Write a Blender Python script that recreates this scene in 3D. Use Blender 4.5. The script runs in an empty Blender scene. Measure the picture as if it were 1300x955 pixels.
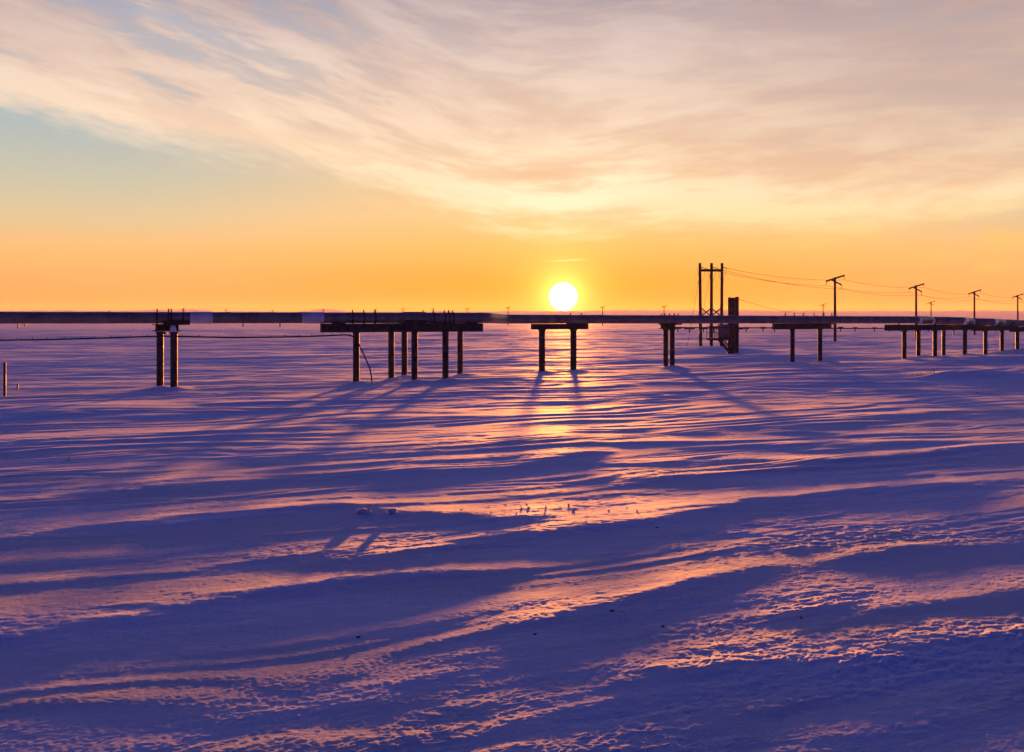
import bpy, math, random
import numpy as np
from mathutils import Vector, Matrix
random.seed(7)
scene = bpy.context.scene
R = math.radians
F = 1264.0            # focal length in pixels of the 1300 px wide photograph
HY = 405.0            # pixel row of the horizon
CAMH = 3.07

# ------------------------------------------------------------------ camera
cd = bpy.data.cameras.new('camera')
cam = bpy.data.objects.new('camera', cd)
scene.collection.objects.link(cam)
cam.location = (0, 0, CAMH)
cam.rotation_euler = (R(90), 0, 0)
cd.sensor_width = 36.0
cd.lens = 36.0 * F / 1300.0
cd.shift_y = -(477.5 - HY) / 1300.0
cd.clip_start = 0.1
cd.clip_end = 60000
scene.camera = cam

# ------------------------------------------------------------------ light
SUN_AZ = math.atan2(715 - 650, F)            # to the right of +Y
SUN_EL = math.atan2(HY - 377, math.hypot(F, 65))
LAMP_EL = SUN_EL + R(0.15)
sun_dir = Vector((math.sin(SUN_AZ) * math.cos(SUN_EL), math.cos(SUN_AZ) * math.cos(SUN_EL), math.sin(SUN_EL)))
lamp_dir = Vector((math.sin(SUN_AZ) * math.cos(LAMP_EL), math.cos(SUN_AZ) * math.cos(LAMP_EL), math.sin(LAMP_EL)))
sl = bpy.data.lights.new('sun', 'SUN')
sl.energy = 5.0
sl.angle = R(1.7)
sl.color = (1.0, 0.30, 0.035)
so = bpy.data.objects.new('sun', sl)
so.rotation_euler = lamp_dir.to_track_quat('Z', 'Y').to_euler()
so.location = (0, 0, 60)
scene.collection.objects.link(so)

scene.view_settings.view_transform = 'Standard'
scene.view_settings.look = 'None'
scene.view_settings.gamma = 1.0
scene.view_settings.use_curve_mapping = False
scene.view_settings.exposure = 2.0


def s2l(c, k=1.0):
    o = []
    for v in c[:3]:
        v = v / 255.0
        o.append((v / 12.92 if v <= 0.04045 else ((v + 0.055) / 1.055) ** 2.4) * k)
    return (o[0], o[1], o[2], 1.0)


class NT:
    """tiny helper for node trees"""
    def __init__(s, tree):
        s.t = tree; s.n = tree.nodes; s.l = tree.links

    def put(s, sock, v):
        if hasattr(v, 'is_output'):
            s.l.new(v, sock)
        else:
            sock.default_value = v

    def m(s, op, a, b=0.0, c=None, clamp=False):
        n = s.n.new('ShaderNodeMath'); n.operation = op; n.use_clamp = clamp
        s.put(n.inputs[0], a); s.put(n.inputs[1], b)
        if c is not None: s.put(n.inputs[2], c)
        return n.outputs[0]

    def vm(s, op, a, b=None):
        n = s.n.new('ShaderNodeVectorMath'); n.operation = op
        s.put(n.inputs[0], a)
        if b is not None: s.put(n.inputs[1], b)
        return n.outputs['Value'] if op in ('DOT_PRODUCT', 'LENGTH') else n.outputs[0]

    def xyz(s, x, y, z):
        n = s.n.new('ShaderNodeCombineXYZ')
        s.put(n.inputs[0], x); s.put(n.inputs[1], y); s.put(n.inputs[2], z)
        return n.outputs[0]

    def sep(s, v):
        n = s.n.new('ShaderNodeSeparateXYZ'); s.l.new(v, n.inputs[0]); return n.outputs

    def rng(s, v, a, b, c=0.0, d=1.0, smooth=True):
        n = s.n.new('ShaderNodeMapRange')
        n.interpolation_type = 'SMOOTHSTEP' if smooth else 'LINEAR'
        n.clamp = True
        s.put(n.inputs[0], v); s.put(n.inputs[1], a); s.put(n.inputs[2], b)
        s.put(n.inputs[3], c); s.put(n.inputs[4], d)
        return n.outputs[0]

    def noise(s, vec, scale=1.0, detail=4.0, rough=0.5, dist=0.0):
        n = s.n.new('ShaderNodeTexNoise')
        s.l.new(vec, n.inputs['Vector'])
        n.inputs['Scale'].default_value = scale
        n.inputs['Detail'].default_value = detail
        n.inputs['Roughness'].default_value = rough
        n.inputs['Distortion'].default_value = dist
        return n.outputs['Fac']

    def ramp(s, v, stops, interp='LINEAR'):
        n = s.n.new('ShaderNodeValToRGB')
        r = n.color_ramp; r.interpolation = interp
        while len(r.elements) > 1: r.elements.remove(r.elements[-1])
        r.elements[0].position = stops[0][0]; r.elements[0].color = stops[0][1]
        for p, c in stops[1:]:
            e = r.elements.new(p); e.color = c
        s.put(n.inputs[0], v)
        return n.outputs[0]

    def mix(s, f, a, b, mode='MIX'):
        n = s.n.new('ShaderNodeMix'); n.data_type = 'RGBA'; n.blend_type = mode
        s.put(n.inputs[0], f); s.put(n.inputs[6], a); s.put(n.inputs[7], b)
        return n.outputs[2]


# ------------------------------------------------------------------ sky
def g(v): return (v, v, v, 1.0)


world = bpy.data.worlds.new('World')
scene.world = world
world.use_nodes = True
wt = world.node_tree; wt.nodes.clear()
W = NT(wt)
tc = wt.nodes.new('ShaderNodeTexCoord')
dirv = tc.outputs['Generated']
dx, dy, dz = W.sep(dirv)
DEG = 57.29578
az = W.m('MULTIPLY', W.m('ARCTAN2', dx, dy), DEG)
el = W.m('MULTIPLY', W.m('ARCSINE', dz), DEG)
cs = W.vm('DOT_PRODUCT', dirv, tuple(sun_dir))
sd = W.m('MULTIPLY', W.m('ARCCOSINE', W.m('MINIMUM', cs, 0.9999999)), DEG)   # degrees from the sun
azd = W.m('ABSOLUTE', W.m('SUBTRACT', az, math.degrees(SUN_AZ)))
e30 = W.m('DIVIDE', el, 30.0, clamp=True)
side = W.ramp(e30, [(0, s2l((220, 118, 74))), (0.7/30, s2l((242, 142, 86))), (2/30, s2l((250, 168, 102))),
                    (3.6/30, s2l((240, 188, 120))), (5.5/30, s2l((217, 200, 158))), (7.5/30, s2l((194, 198, 176))),
                    (10.5/30, s2l((168, 188, 192))), (17/30, s2l((136, 166, 196))), (1, s2l((66, 76, 128)))])
near = W.ramp(e30, [(0, s2l((246, 128, 50))), (0.8/30, s2l((255, 144, 48))), (2.2/30, s2l((255, 162, 58))),
                    (4/30, s2l((253, 190, 104))), (6/30, s2l((249, 204, 142))), (10/30, s2l((228, 204, 168))),
                    (17/30, s2l((170, 172, 186))), (1, s2l((66, 76, 128)))])
clear = W.mix(W.rng(azd, 3, 26), near, side)
# high thin cloud deck with a ragged slanting lower edge
edge = W.ramp(W.rng(az, -40, 40, 0, 1, False),
              [(0, g(13.4/20)), (0.16, g(10.9/20)), (0.25, g(9.6/20)), (0.335, g(8.7/20)), (0.41, g(7.4/20)),
               (0.48, g(5.8/20)), (0.54, g(4.9/20)), (0.64, g(5.2/20)), (0.75, g(5.0/20)), (0.85, g(5.4/20)), (1, g(5.0/20))])
edge = W.m('MULTIPLY', edge, 20.0)
ca, sa = math.cos(R(-13)), math.sin(R(-13))
along = W.m('ADD', W.m('MULTIPLY', az, ca), W.m('MULTIPLY', el, sa))
across = W.m('SUBTRACT', W.m('MULTIPLY', el, ca), W.m('MULTIPLY', az, sa))
tilt = W.rng(az, -12, 12)
across = W.m('ADD', W.m('MULTIPLY', across, W.m('SUBTRACT', 1.0, tilt)), W.m('MULTIPLY', el, tilt))
warp = W.noise(W.xyz(W.m('MULTIPLY', along, 0.05), W.m('MULTIPLY', across, 0.16), 3.0), 1.0, 3, 0.5)
wrp = W.m('MULTIPLY', W.m('SUBTRACT', warp, 0.5), 1.6)
n1 = W.noise(W.xyz(W.m('MULTIPLY', along, 0.055), W.m('ADD', W.m('MULTIPLY', across, 0.33), wrp), 1.7), 1.0, 7, 0.6)
n2 = W.noise(W.xyz(W.m('MULTIPLY', along, 0.16), W.m('ADD', W.m('MULTIPLY', across, 0.85), W.m('MULTIPLY', wrp, 2.0)), 8.3), 1.0, 6, 0.62)
n3 = W.noise(W.xyz(W.m('MULTIPLY', along, 0.6), W.m('ADD', W.m('MULTIPLY', across, 3.2), wrp), 5.1), 1.0, 5, 0.62)
over = W.m('SUBTRACT', el, edge)
thick = W.m('ADD', over, W.m('MULTIPLY', W.m('SUBTRACT', n2, 0.5), W.rng(az, -16, 0, 1.7, 3.2)))
thick = W.m('ADD', thick, W.m('MULTIPLY', W.m('SUBTRACT', n1, 0.5), 2.4))
thick = W.m('ADD', thick, W.m('MULTIPLY', W.m('SUBTRACT', n3, 0.5), 1.6))
mask = W.rng(thick, -0.9, 1.1)
hole = W.m('MAXIMUM', W.rng(n2, 0.36, 0.52, 0.45, 1.0), W.m('MAXIMUM', W.rng(over, 4.0, 1.5), W.rng(az, -22, 2, 0.0, 0.85)))
mask = W.m('MULTIPLY', mask, hole)
# a little lone streak of cloud above the sun and faint streaks low on the right
st = W.m('MULTIPLY', W.rng(W.m('ABSOLUTE', W.m('SUBTRACT', el, W.m('ADD', 3.36, W.m('MULTIPLY', W.m('SUBTRACT', az, 3.2), 0.05)))), 0.0, 0.09, 1, 0),
         W.rng(W.m('ABSOLUTE', W.m('SUBTRACT', az, 3.2)), 0.3, 1.5, 1, 0))
low = W.m('MULTIPLY', W.rng(n2, 0.50, 0.66), W.m('MULTIPLY', W.rng(az, 7, 20), W.rng(el, 0.8, 3.2)))
cl_lit = W.ramp(e30, [(0, s2l((255, 200, 106))), (4/30, s2l((255, 222, 150))), (7/30, s2l((255, 234, 190))),
                      (11/30, s2l((248, 224, 196))), (15/30, s2l((226, 208, 198))), (20/30, s2l((176, 164, 172))), (1, s2l((72, 74, 122)))])
cl_dk = W.ramp(e30, [(0, s2l((240, 160, 90))), (4/30, s2l((248, 194, 132))), (7/30, s2l((240, 198, 156))),
                     (11/30, s2l((230, 198, 174))), (15/30, s2l((210, 188, 178))), (20/30, s2l((140, 136, 156))), (1, s2l((58, 60, 112)))])
lit = W.m('ADD', W.m('MULTIPLY', n1, 0.75), W.m('ADD', W.m('MULTIPLY', n2, 0.62), W.m('MULTIPLY', n3, 0.10)))
lit = W.rng(lit, 0.60, 0.88)
rim = W.rng(over, 3.2, 0.0)
lit = W.m('ADD', lit, W.m('MULTIPLY', rim, W.rng(azd, 30, 4, 0.55, 0.75)), clamp=True)
cloud = W.mix(lit, cl_dk, cl_lit)
# the right and upper side of the deck is denser and greyer
grey = W.m('MULTIPLY', W.rng(az, 2, 26), W.rng(el, 4, 14))
cloud = W.mix(W.m('MULTIPLY', grey, 0.55), cloud, s2l((170, 148, 146)))
hot = W.m('MULTIPLY', W.rng(W.m('ABSOLUTE', W.m('SUBTRACT', az, 2.5)), 9, 1), W.rng(W.m('ABSOLUTE', W.m('SUBTRACT', el, 7.2)), 3.2, 0.3))
cloud = W.mix(W.m('MULTIPLY', W.m('MULTIPLY', hot, W.m('MULTIPLY', lit, W.rng(n2, 0.42, 0.6))), 1.0), cloud, s2l((255, 246, 205)))
col = W.mix(mask, clear, cloud)
col = W.mix(W.m('MULTIPLY', W.m('MULTIPLY', low, W.m('SUBTRACT', 1.0, mask)), 0.55), col, s2l((255, 200, 110)))
col = W.mix(W.m('MULTIPLY', st, 0.8), col, s2l((255, 226, 140)))
# sky away from the sunset darkens to dusk blue (Nishita sky keeps its own gradient there)
nis = wt.nodes.new('ShaderNodeTexSky'); nis.sky_type = 'NISHITA'; nis.sun_disc = False
nis.sun_elevation = SUN_EL; nis.sun_rotation = SUN_AZ
nb = W.mix(1.0, nis.outputs[0], (0.02, 0.035, 0.13, 1), 'MULTIPLY')
dusk = W.mix(W.rng(el, 0, 70), s2l((26, 32, 100)), s2l((8, 26, 96)))
dusk = W.mix(1.0, dusk, nb, 'ADD')
f_up = W.rng(el, 16.5, 27)
f_az = W.rng(azd, 32, 80)
f = W.m('MAXIMUM', f_up, f_az)
col = W.mix(f, col, dusk)
# aureole and the sun itself
def glow(width, colr, amp):
    q = W.m('DIVIDE', sd, width)
    gz = W.m('MULTIPLY', W.m('EXPONENT', W.m('MULTIPLY', W.m('POWER', q, 1.25), -1.0)), amp)
    return W.mix(1.0, W.xyz(gz, gz, gz), colr, 'MULTIPLY')
col = W.mix(1.0, col, glow(0.62, (1.0, 0.66, 0.16, 1), 2.0), 'ADD')
col = W.mix(1.0, col, glow(1.2, (1.0, 0.62, 0.14, 1), 1.2), 'ADD')
col = W.mix(1.0, col, glow(2.6, (0.75, 0.40, 0.02, 1), 0.5), 'ADD')
disc = W.rng(sd, 0.90, 0.60)
col = W.mix(1.0, col, W.mix(1.0, W.xyz(disc, disc, disc), (6.0, 5.4, 3.6, 1), 'MULTIPLY'), 'ADD')
# below the horizon
col = W.mix(W.rng(el, -0.02, -1.5), col, s2l((60, 48, 90)))
bg = wt.nodes.new('ShaderNodeBackground')
wt.links.new(col, bg.inputs[0]); bg.inputs[1].default_value = 0.25
wo = wt.nodes.new('ShaderNodeOutputWorld'); wt.links.new(bg.outputs[0], wo.inputs[0])


# ------------------------------------------------------------------ helpers
def tag(o, label=None, cat=None, group=None, kind=None):
    if label: o['label'] = label
    if cat: o['category'] = cat
    if group: o['group'] = group
    if kind: o['kind'] = kind
    return o


def empty(name, loc):
    o = bpy.data.objects.new(name, None)
    o.location = loc; o.empty_display_size = 0.3
    scene.collection.objects.link(o)
    return o


def G(px, py, z=0.0):
    """point of the snow seen at a pixel of the photograph"""
    Y = (CAMH - z) * F / (py - HY)
    for _ in range(30):
        Y = .5 * Y + .5 * (CAMH - z - float(base(Y))) * F / (py - HY)
    return ((px - 650) / F * Y, Y)


def base(Y):
    """the snow slopes gently down towards the viewer"""
    t = np.maximum(0, 27 - np.maximum(Y, 1.0))
    return -.0155 * t * t / (t + 4)


def XP(px, Y): return (px - 650) / F * Y
def ZP(py, Y): return CAMH - (py - HY) / F * Y


class MB:
    def __init__(s): s.v = []; s.f = []

    def quad_loop(s, rings, cap=True, closed=False):
        n = len(rings[0]); b = len(s.v)
        for r in rings: s.v += [tuple(p) for p in r]
        k = len(rings)
        for i in range(k if closed else k - 1):
            for j in range(n):
                a0 = b + i * n + j; a1 = b + i * n + (j + 1) % n
                c0 = b + ((i + 1) % k) * n + j; c1 = b + ((i + 1) % k) * n + (j + 1) % n
                s.f.append((a0, a1, c1, c0))
        if cap and not closed:
            s.f.append(tuple(b + j for j in range(n))[::-1])
            s.f.append(tuple(b + (k - 1) * n + j for j in range(n)))
        return s

    def frame(s, t):
        t = Vector(t).normalized()
        up = Vector((0, 0, 1)) if abs(t.z) < 0.95 else Vector((1, 0, 0))
        u = t.cross(up).normalized(); w = u.cross(t).normalized()
        return u, w

    def tube(s, pts, rad, n=12, cap=True):
        pts = [Vector(p) for p in pts]
        if not hasattr(rad, '__len__'): rad = [rad] * len(pts)
        rings = []
        for i, p in enumerate(pts):
            t = (pts[min(i + 1, len(pts) - 1)] - pts[max(i - 1, 0)])
            u, w = s.frame(t)
            rings.append([p + (u * math.cos(2 * math.pi * j / n) + w * math.sin(2 * math.pi * j / n)) * rad[i] for j in range(n)])
        return s.quad_loop(rings, cap)

    def bar(s, a, b, w, h, ch=0.0):
        """box beam from a to b, w wide (sideways), h high"""
        a = Vector(a); b = Vector(b); u, v = s.frame(b - a)
        c = ch or min(w, h) * 0.06
        pr = [(-w/2 + c, -h/2), (w/2 - c, -h/2), (w/2, -h/2 + c), (w/2, h/2 - c), (w/2 - c, h/2), (-w/2 + c, h/2), (-w/2, h/2 - c), (-w/2, -h/2 + c)]
        return s.quad_loop([[p + u * x + v * y for x, y in pr] for p in (a, b)])

    def ibeam(s, a, b, w, h, t=0.03):
        a = Vector(a); b = Vector(b); u, v = s.frame(b - a)
        x = w / 2; y = h / 2
        pr = [(-x, -y), (x, -y), (x, -y + t), (t/2, -y + t), (t/2, y - t), (x, y - t), (x, y), (-x, y), (-x, y - t), (-t/2, y - t), (-t/2, -y + t), (-x, -y + t)]
        return s.quad_loop([[p + u * i + v * j for i, j in pr] for p in (a, b)])

    def box(s, c, size, rz=0.0):
        c = Vector(c); x, y, z = size
        d = Vector((math.cos(rz), math.sin(rz), 0)) * (x / 2)
        return s.bar(c - d, c + d, y, z)

    def build(s, name, mat, parent=None, smooth=False):
        me = bpy.data.meshes.new(name)
        o = bpy.data.objects.new(name, me)
        org = Vector(parent_world(parent)) if parent else Vector((0, 0, 0))
        me.from_pydata([tuple(Vector(p) - org) for p in s.v], [], s.f)
        me.update()
        me.materials.append(mat)
        if smooth:
            for p in me.polygons: p.use_smooth = True
            me.set_sharp_from_angle(angle=R(35))
        scene.collection.objects.link(o)
        if parent: o.parent = parent
        return o


def parent_world(p):
    v = Vector((0, 0, 0))
    while p: v += p.location; p = p.parent
    return v


def solo(mb, name, mat, origin, smooth=False):
    """a thing that is one mesh, its origin at its base"""
    me_o = mb.build(name, mat, None, smooth)
    o = Vector(origin)
    me_o.data.transform(Matrix.Translation(-o)); me_o.location = o
    return me_o


def children(o): return [c for c in list(scene.collection.objects) if c.parent == o]


def copy_tree(o, parent=None):
    c = o.copy(); scene.collection.objects.link(c)
    if parent: c.parent = parent
    for ch in children(o): copy_tree(ch, c)
    return c


# ------------------------------------------------------------------ materials
def metal(name, colr, rough=0.5, met=0.6, var=0.35, bump=0.0, scale=3.0, band=0.0):
    m = bpy.data.materials.new(name); m.use_nodes = True
    N = NT(m.node_tree); p = m.node_tree.nodes['Principled BSDF']
    t = m.node_tree.nodes.new('ShaderNodeTexCoord').outputs['Object']
    n = N.noise(t, scale, 6, 0.65)
    c = N.mix(N.rng(n, 0.3, 0.7), tuple(v * (1 - var) for v in colr) + (1,), tuple(min(1, v * (1 + var)) for v in colr) + (1,))
    m.node_tree.links.new(c, p.inputs['Base Color'])
    p.inputs['Metallic'].default_value = met
    r = N.rng(N.noise(t, scale * 2.3, 4, 0.6), 0.3, 0.7, rough - 0.12, rough + 0.12)
    m.node_tree.links.new(r, p.inputs['Roughness'])
    if bump:
        b = m.node_tree.nodes.new('ShaderNodeBump'); b.inputs['Strength'].default_value = bump
        b.inputs['Distance'].default_value = 0.01
        m.node_tree.links.new(N.noise(t, scale * 8, 4, 0.6), b.inputs['Height'])
        m.node_tree.links.new(b.outputs[0], p.inputs['Normal'])
    return m


M_PIPE = metal('pipe jacket', (0.20, 0.17, 0.17), 0.5, 0.55, 0.3, 0.3, 2.0)
M_BAND = metal('bare jacket', (0.62, 0.60, 0.66), 0.45, 0.35, 0.15, 0.2, 2.5)
M_ELBOW = metal('elbow cladding', (0.85, 0.82, 0.78), 0.30, 0.75, 0.1, 0.15, 3.0)
M_STEEL = metal('weathered steel', (0.07, 0.045, 0.035), 0.65, 0.35, 0.5, 0.4, 5.0)
M_PILE = metal('steel pile', (0.06, 0.04, 0.032), 0.6, 0.35, 0.5, 0.4, 4.0)
M_RUBBER = metal('cable sheath', (0.02, 0.02, 0.022), 0.55, 0.0, 0.3)
M_WOOD = metal('creosoted wood', (0.06, 0.042, 0.03), 0.8, 0.0, 0.45, 0.5, 6.0)
M_WIRE = metal('wire', (0.05, 0.045, 0.045), 0.5, 0.6, 0.2)
M_PORC = metal('insulator glaze', (0.10, 0.06, 0.05), 0.3, 0.0, 0.2)
M_CAB = metal('cabinet paint', (0.16, 0.12, 0.12), 0.5, 0.2, 0.3)
M_STRAW = metal('dry grass', (0.16, 0.10, 0.045), 0.8, 0.0, 0.5)
M_DIRT = metal('frozen dirt', (0.06, 0.045, 0.035), 0.9, 0.0, 0.5, 0.5, 20)


def snow_mat(name, grain=True):
    m = bpy.data.materials.new(name); m.use_nodes = True
    N = NT(m.node_tree); nt = m.node_tree; p = nt.nodes['Principled BSDF']
    geo = nt.nodes.new('ShaderNodeNewGeometry')
    pos = geo.outputs['Position']
    x, y, z = N.sep(pos)
    big = N.noise(pos, 0.35, 4, 0.6)
    c = N.mix(N.rng(big, 0.3, 0.7), (0.77, 0.79, 0.89, 1), (0.83, 0.84, 0.92, 1))
    nt.links.new(c, p.inputs['Base Color'])
    p.inputs['Roughness'].default_value = 0.76
    p.inputs['Specular IOR Level'].default_value = 0.26
    if grain:
        # crusted patches are rough, wind packed ones smoother; grains stretch with the wind
        ca, sa = math.cos(R(20)), math.sin(R(20))
        u = N.m('ADD', N.m('MULTIPLY', x, ca), N.m('MULTIPLY', y, sa))
        v = N.m('SUBTRACT', N.m('MULTIPLY', y, ca), N.m('MULTIPLY', x, sa))
        pv = N.xyz(N.m('MULTIPLY', u, 0.55), v, z)
        fine = N.noise(pv, 30.0, 6, 0.8)
        mid = N.noise(pv, 5.0, 5, 0.65)
        patch = N.rng(N.noise(N.xyz(N.m('MULTIPLY', u, 0.12), N.m('MULTIPLY', v, 0.5), 0.0), 1.0, 4, 0.6), 0.38, 0.62, 0.45, 1.0)
        h = N.m('MULTIPLY', N.m('ADD', N.m('MULTIPLY', fine, 0.04), N.m('MULTIPLY', mid, 0.075)), patch)
        b = nt.nodes.new('ShaderNodeBump')
        b.inputs['Strength'].default_value = 1.0
        b.inputs['Distance'].default_value = 1.0
        # the grain merges into an even surface with distance
        cdn = nt.nodes.new('ShaderNodeVectorMath'); cdn.operation = 'LENGTH'
        nt.links.new(N.xyz(x, y, 0.0), cdn.inputs[0])
        nt.links.new(N.m('MULTIPLY', h, N.rng(cdn.outputs['Value'], 15, 120, 1.0, 0.7)), b.inputs['Height'])
        nt.links.new(b.outputs[0], p.inputs['Normal'])
    return m


M_SNOW = snow_mat('snow')


# ------------------------------------------------------------------ terrain
def _hash(ix, iy, seed):
    h = (ix.astype(np.int64) * 374761393 + iy.astype(np.int64) * 668265263 + seed * 974634777) & 0xFFFFFFFF
    h = ((h ^ (h >> 13)) * 1274126177) & 0xFFFFFFFF
    return ((h ^ (h >> 16)) & 0xFFFF) / 65536.0


def perlin(x, y, seed=0):
    x = np.asarray(x, float); y = np.asarray(y, float)
    x0 = np.floor(x); y0 = np.floor(y); fx = x - x0; fy = y - y0
    u = fx * fx * fx * (fx * (fx * 6 - 15) + 10); v = fy * fy * fy * (fy * (fy * 6 - 15) + 10)
    def gr(ox, oy):
        a = _hash(x0 + ox, y0 + oy, seed) * 2 * np.pi
        return np.cos(a) * (fx - ox) + np.sin(a) * (fy - oy)
    a = gr(0, 0); b = gr(1, 0); c = gr(0, 1); d = gr(1, 1)
    return 1.5 * ((a + (b - a) * u) * (1 - v) + (c + (d - c) * u) * v)


# crests of the drifts (pixels of the photograph: lower edge of each sunlit band), height, sunward width, near side width
RIDGES = [
    ([(-500, 880), (-160, 836), (0, 813), (150, 788), (275, 770), (400, 748), (525, 730), (640, 721), (740, 708)], .06, .75, .3),
    ([(280, 718), (500, 706), (650, 680), (770, 668), (850, 657), (950, 634), (1020, 630)], .062, 1.2, .4),
    ([(900, 640), (950, 634), (1100, 627), (1200, 620), (1420, 598), (1700, 585)], .042, .9, .35),
    ([(-600, 760), (-160, 706), (0, 690), (125, 670), (220, 662), (340, 650), (430, 641), (520, 652), (640, 657), (760, 655)], .048, 1.1, .5),
    ([(60, 625), (220, 619), (300, 612), (430, 601), (520, 598), (650, 594), (720, 580), (820, 565)], .045, 1.5, .6),
    ([(740, 618), (860, 607), (1000, 596), (1150, 578), (1250, 570), (1450, 556), (1700, 545)], .045, 1.3, .5),
    ([(480, 834), (600, 804), (650, 790), (720, 777), (800, 758), (900, 738), (1000, 718), (1060, 712)], .038, .55, .3),
    ([(980, 722), (1100, 704), (1250, 694), (1450, 680), (1700, 670)], .028, .5, .3),
    ([(640, 868), (800, 850), (1000, 838), (1200, 822), (1450, 800), (1700, 790)], .03, .5, .3),
    ([(900, 790), (1100, 770), (1300, 752), (1500, 740), (1700, 735)], .03, .6, .3),
    ([(260, 585), (420, 577), (560, 570), (700, 556), (800, 548)], .05, 2.4, 1.0),
    ([(-400, 580), (0, 560), (180, 552), (380, 545), (500, 541)], .06, 2.6, 1.2),
    ([(830, 552), (980, 541), (1130, 530), (1300, 520), (1600, 508)], .06, 2.6, 1.2),
]
RG = []
for pts, h, w1, w2 in RIDGES:
    gp = [G(*p) for p in pts]
    RG.append((np.array([p[0] for p in gp]), np.array([p[1] for p in gp]), h, w1, w2))
WA = R(22)
PILE_FEET = [(203.2, 43.9), (220.8, 43.1), (452.2, 46.6), (526.2, 47.7), (565.5, 48.2), (496.7, 50.0), (513.4, 52.0), (584.2, 53.6),
             (688, 56.4), (728, 57.4), (845.2, 61.4), (853.4, 60.6), (1006, 66.4), (1041, 67.8), (1148, 70.8), (1187, 72.6), (1166, 74.5), (1225, 75.8), (931, 86)]


def height(X, Y):
    X = np.asarray(X, float); Y = np.asarray(Y, float)
    r = np.hypot(X, Y)
    u = X * math.cos(WA) + Y * math.sin(WA); v = Y * math.cos(WA) - X * math.sin(WA)
    z = base(r)
    wv = perlin(u * .05, v * .09, 11)
    z += .22 * perlin(u * .012, v * .03, 1) * np.clip(r / 60, 0.0, 1)
    z += .07 * perlin(u * .035, v * .11, 2) * np.clip((r - 10) / 25, .3, 1)
    # wind packed drifts: rounded crests with a steeper lee side
    def saw(s, k=.72):
        s = s - np.floor(s)
        return np.where(s < k, .5 - .5 * np.cos(np.pi * s / k), .5 + .5 * np.cos(np.pi * (s - k) / (1 - k)))
    ph = v * .13 + 1.6 * perlin(u * .03, v * .06, 3) + .5 * perlin(u * .12, v * .2, 4)
    am = np.clip(perlin(u * .04, v * .12, 5) * 1.1 + .35, 0, 1)
    near = np.clip((r - 22) / 25, 0.12, 1)
    z += .055 * near * am * (1 - saw(ph)) 
    ph2 = v * .37 + 1.8 * perlin(u * .06, v * .15, 6) + .4 * perlin(u * .3, v * .6, 7)
    am2 = np.clip(perlin(u * .09, v * .25, 8) * 1.2 + .3, 0, 1)
    z += .05 * np.clip((r - 8) / 25, .25, 1) * am2 * (1 - saw(ph2))
    ph3 = v * .85 + 1.6 * perlin(u * .12, v * .3, 16)
    am3 = np.clip(perlin(u * .15, v * .5, 17) * 1.3 + .35, 0, 1)
    z += .034 * np.clip((r - 10) / 18, 0.32, 1) * np.clip(1.3 - r / 260, 0, 1) * am3 * (1 - saw(ph3, .65))
    ph4 = v * 1.9 + 1.5 * perlin(u * .3, v * .7, 18)
    am4 = np.clip(perlin(u * .3, v * .9, 19) * 1.3 + .3, 0, 1)
    z += .012 * np.clip((r - 6) / 18, 0.6, 1) * np.clip(1.3 - r / 110, 0, 1) * am4 * (1 - saw(ph4, .62))
    # long drifts of the foreground
    crust = np.zeros_like(X)
    for i, (gx, gy, h, w1, w2) in enumerate(RG):
        if len(gx) < 2: continue
        order = np.argsort(gx)
        yc = np.interp(X, gx[order], gy[order])
        d = (Y - yc + .22 * perlin(X * .5, Y * .2, 20 + i) + .07 * perlin(X * 2.1, Y * .9, 40 + i) + .06 * perlin(X * 6.1, Y * 5, 50 + i)) * .9
        fade = np.clip((X - gx.min()) / 2.0, 0, 1) * np.clip((gx.max() - X) / 2.5, 0, 1)
        fade = fade * fade * (3 - 2 * fade)
        fade = fade * np.clip(.9 + .6 * perlin(X * .3 + i * 7.3, Y * .05, 60), .35, 1.25)
        prof = np.where(d > 0, np.exp(-(np.maximum(d, 0) / w1) ** 1.3), np.exp(-(np.minimum(d, 0) / w2) ** 2))
        z += h * fade * prof
        crust = np.maximum(crust, fade * np.exp(-((d - .3 * w1) / (w1 * 1.1)) ** 2))
    # a few named drifts farther out: (px0, px1, Y, height, far width, near width)
    for (p0, p1, yy, h, wf, wn) in ((1185, 1480, 86, .55, 9, 4.0), (800, 1010, 96, .33, 8, 4.5), (1145, 1330, 52, .26, 2.4, 1.6),
                                    (520, 760, 49, .10, 3, 1.5), (-60, 220, 33, .09, 2.5, 1.5), (330, 620, 30.5, .09, 2.5, 1.3), (560, 1300, 74, .12, 6, 3), (1090, 1420, 73, .22, 6, 4)):
        c = XP((p0 + p1) / 2, yy); hw = (p1 - p0) / 2 / F * yy
        t = (X - c) / hw
        fade = np.clip(1 - t * t, 0, 1) ** 1.5
        d = Y - yy - .25 * (X - c) + .8 * perlin(X * .15, 3.3 + h, 77)
        z += h * fade * np.where(d > 0, np.exp(-(np.maximum(d, 0) / wf) ** 2), np.exp(-(np.minimum(d, 0) / wn) ** 2))
    # small ripples and crusty grain
    cr = np.clip(perlin(u * .15, v * .5, 9) + .45, .12, 1)
    rough = cr * (1 + 1.6 * np.clip((X - .12 * Y + 1) / 4, 0, 1) * np.clip((19 - Y) / 5, 0, 1))
    z += .010 * cr * perlin(u * .9, v * 2.6, 12) * np.clip(1.4 - r / 120, .3, 1)
    pat = np.clip(.75 + 1.1 * perlin(u * .7, v * 1.6, 31), .15, 1.5) + .9 * crust
    z += .0032 * rough * perlin(u * 2.9, v * 6.0, 13) * np.clip(1.2 - r / 70, 0, 1)
    z += .0038 * rough * pat * perlin(u * 6.5, v * 11.0, 14) * np.clip(1.2 - r / 45, 0, 1)
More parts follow.
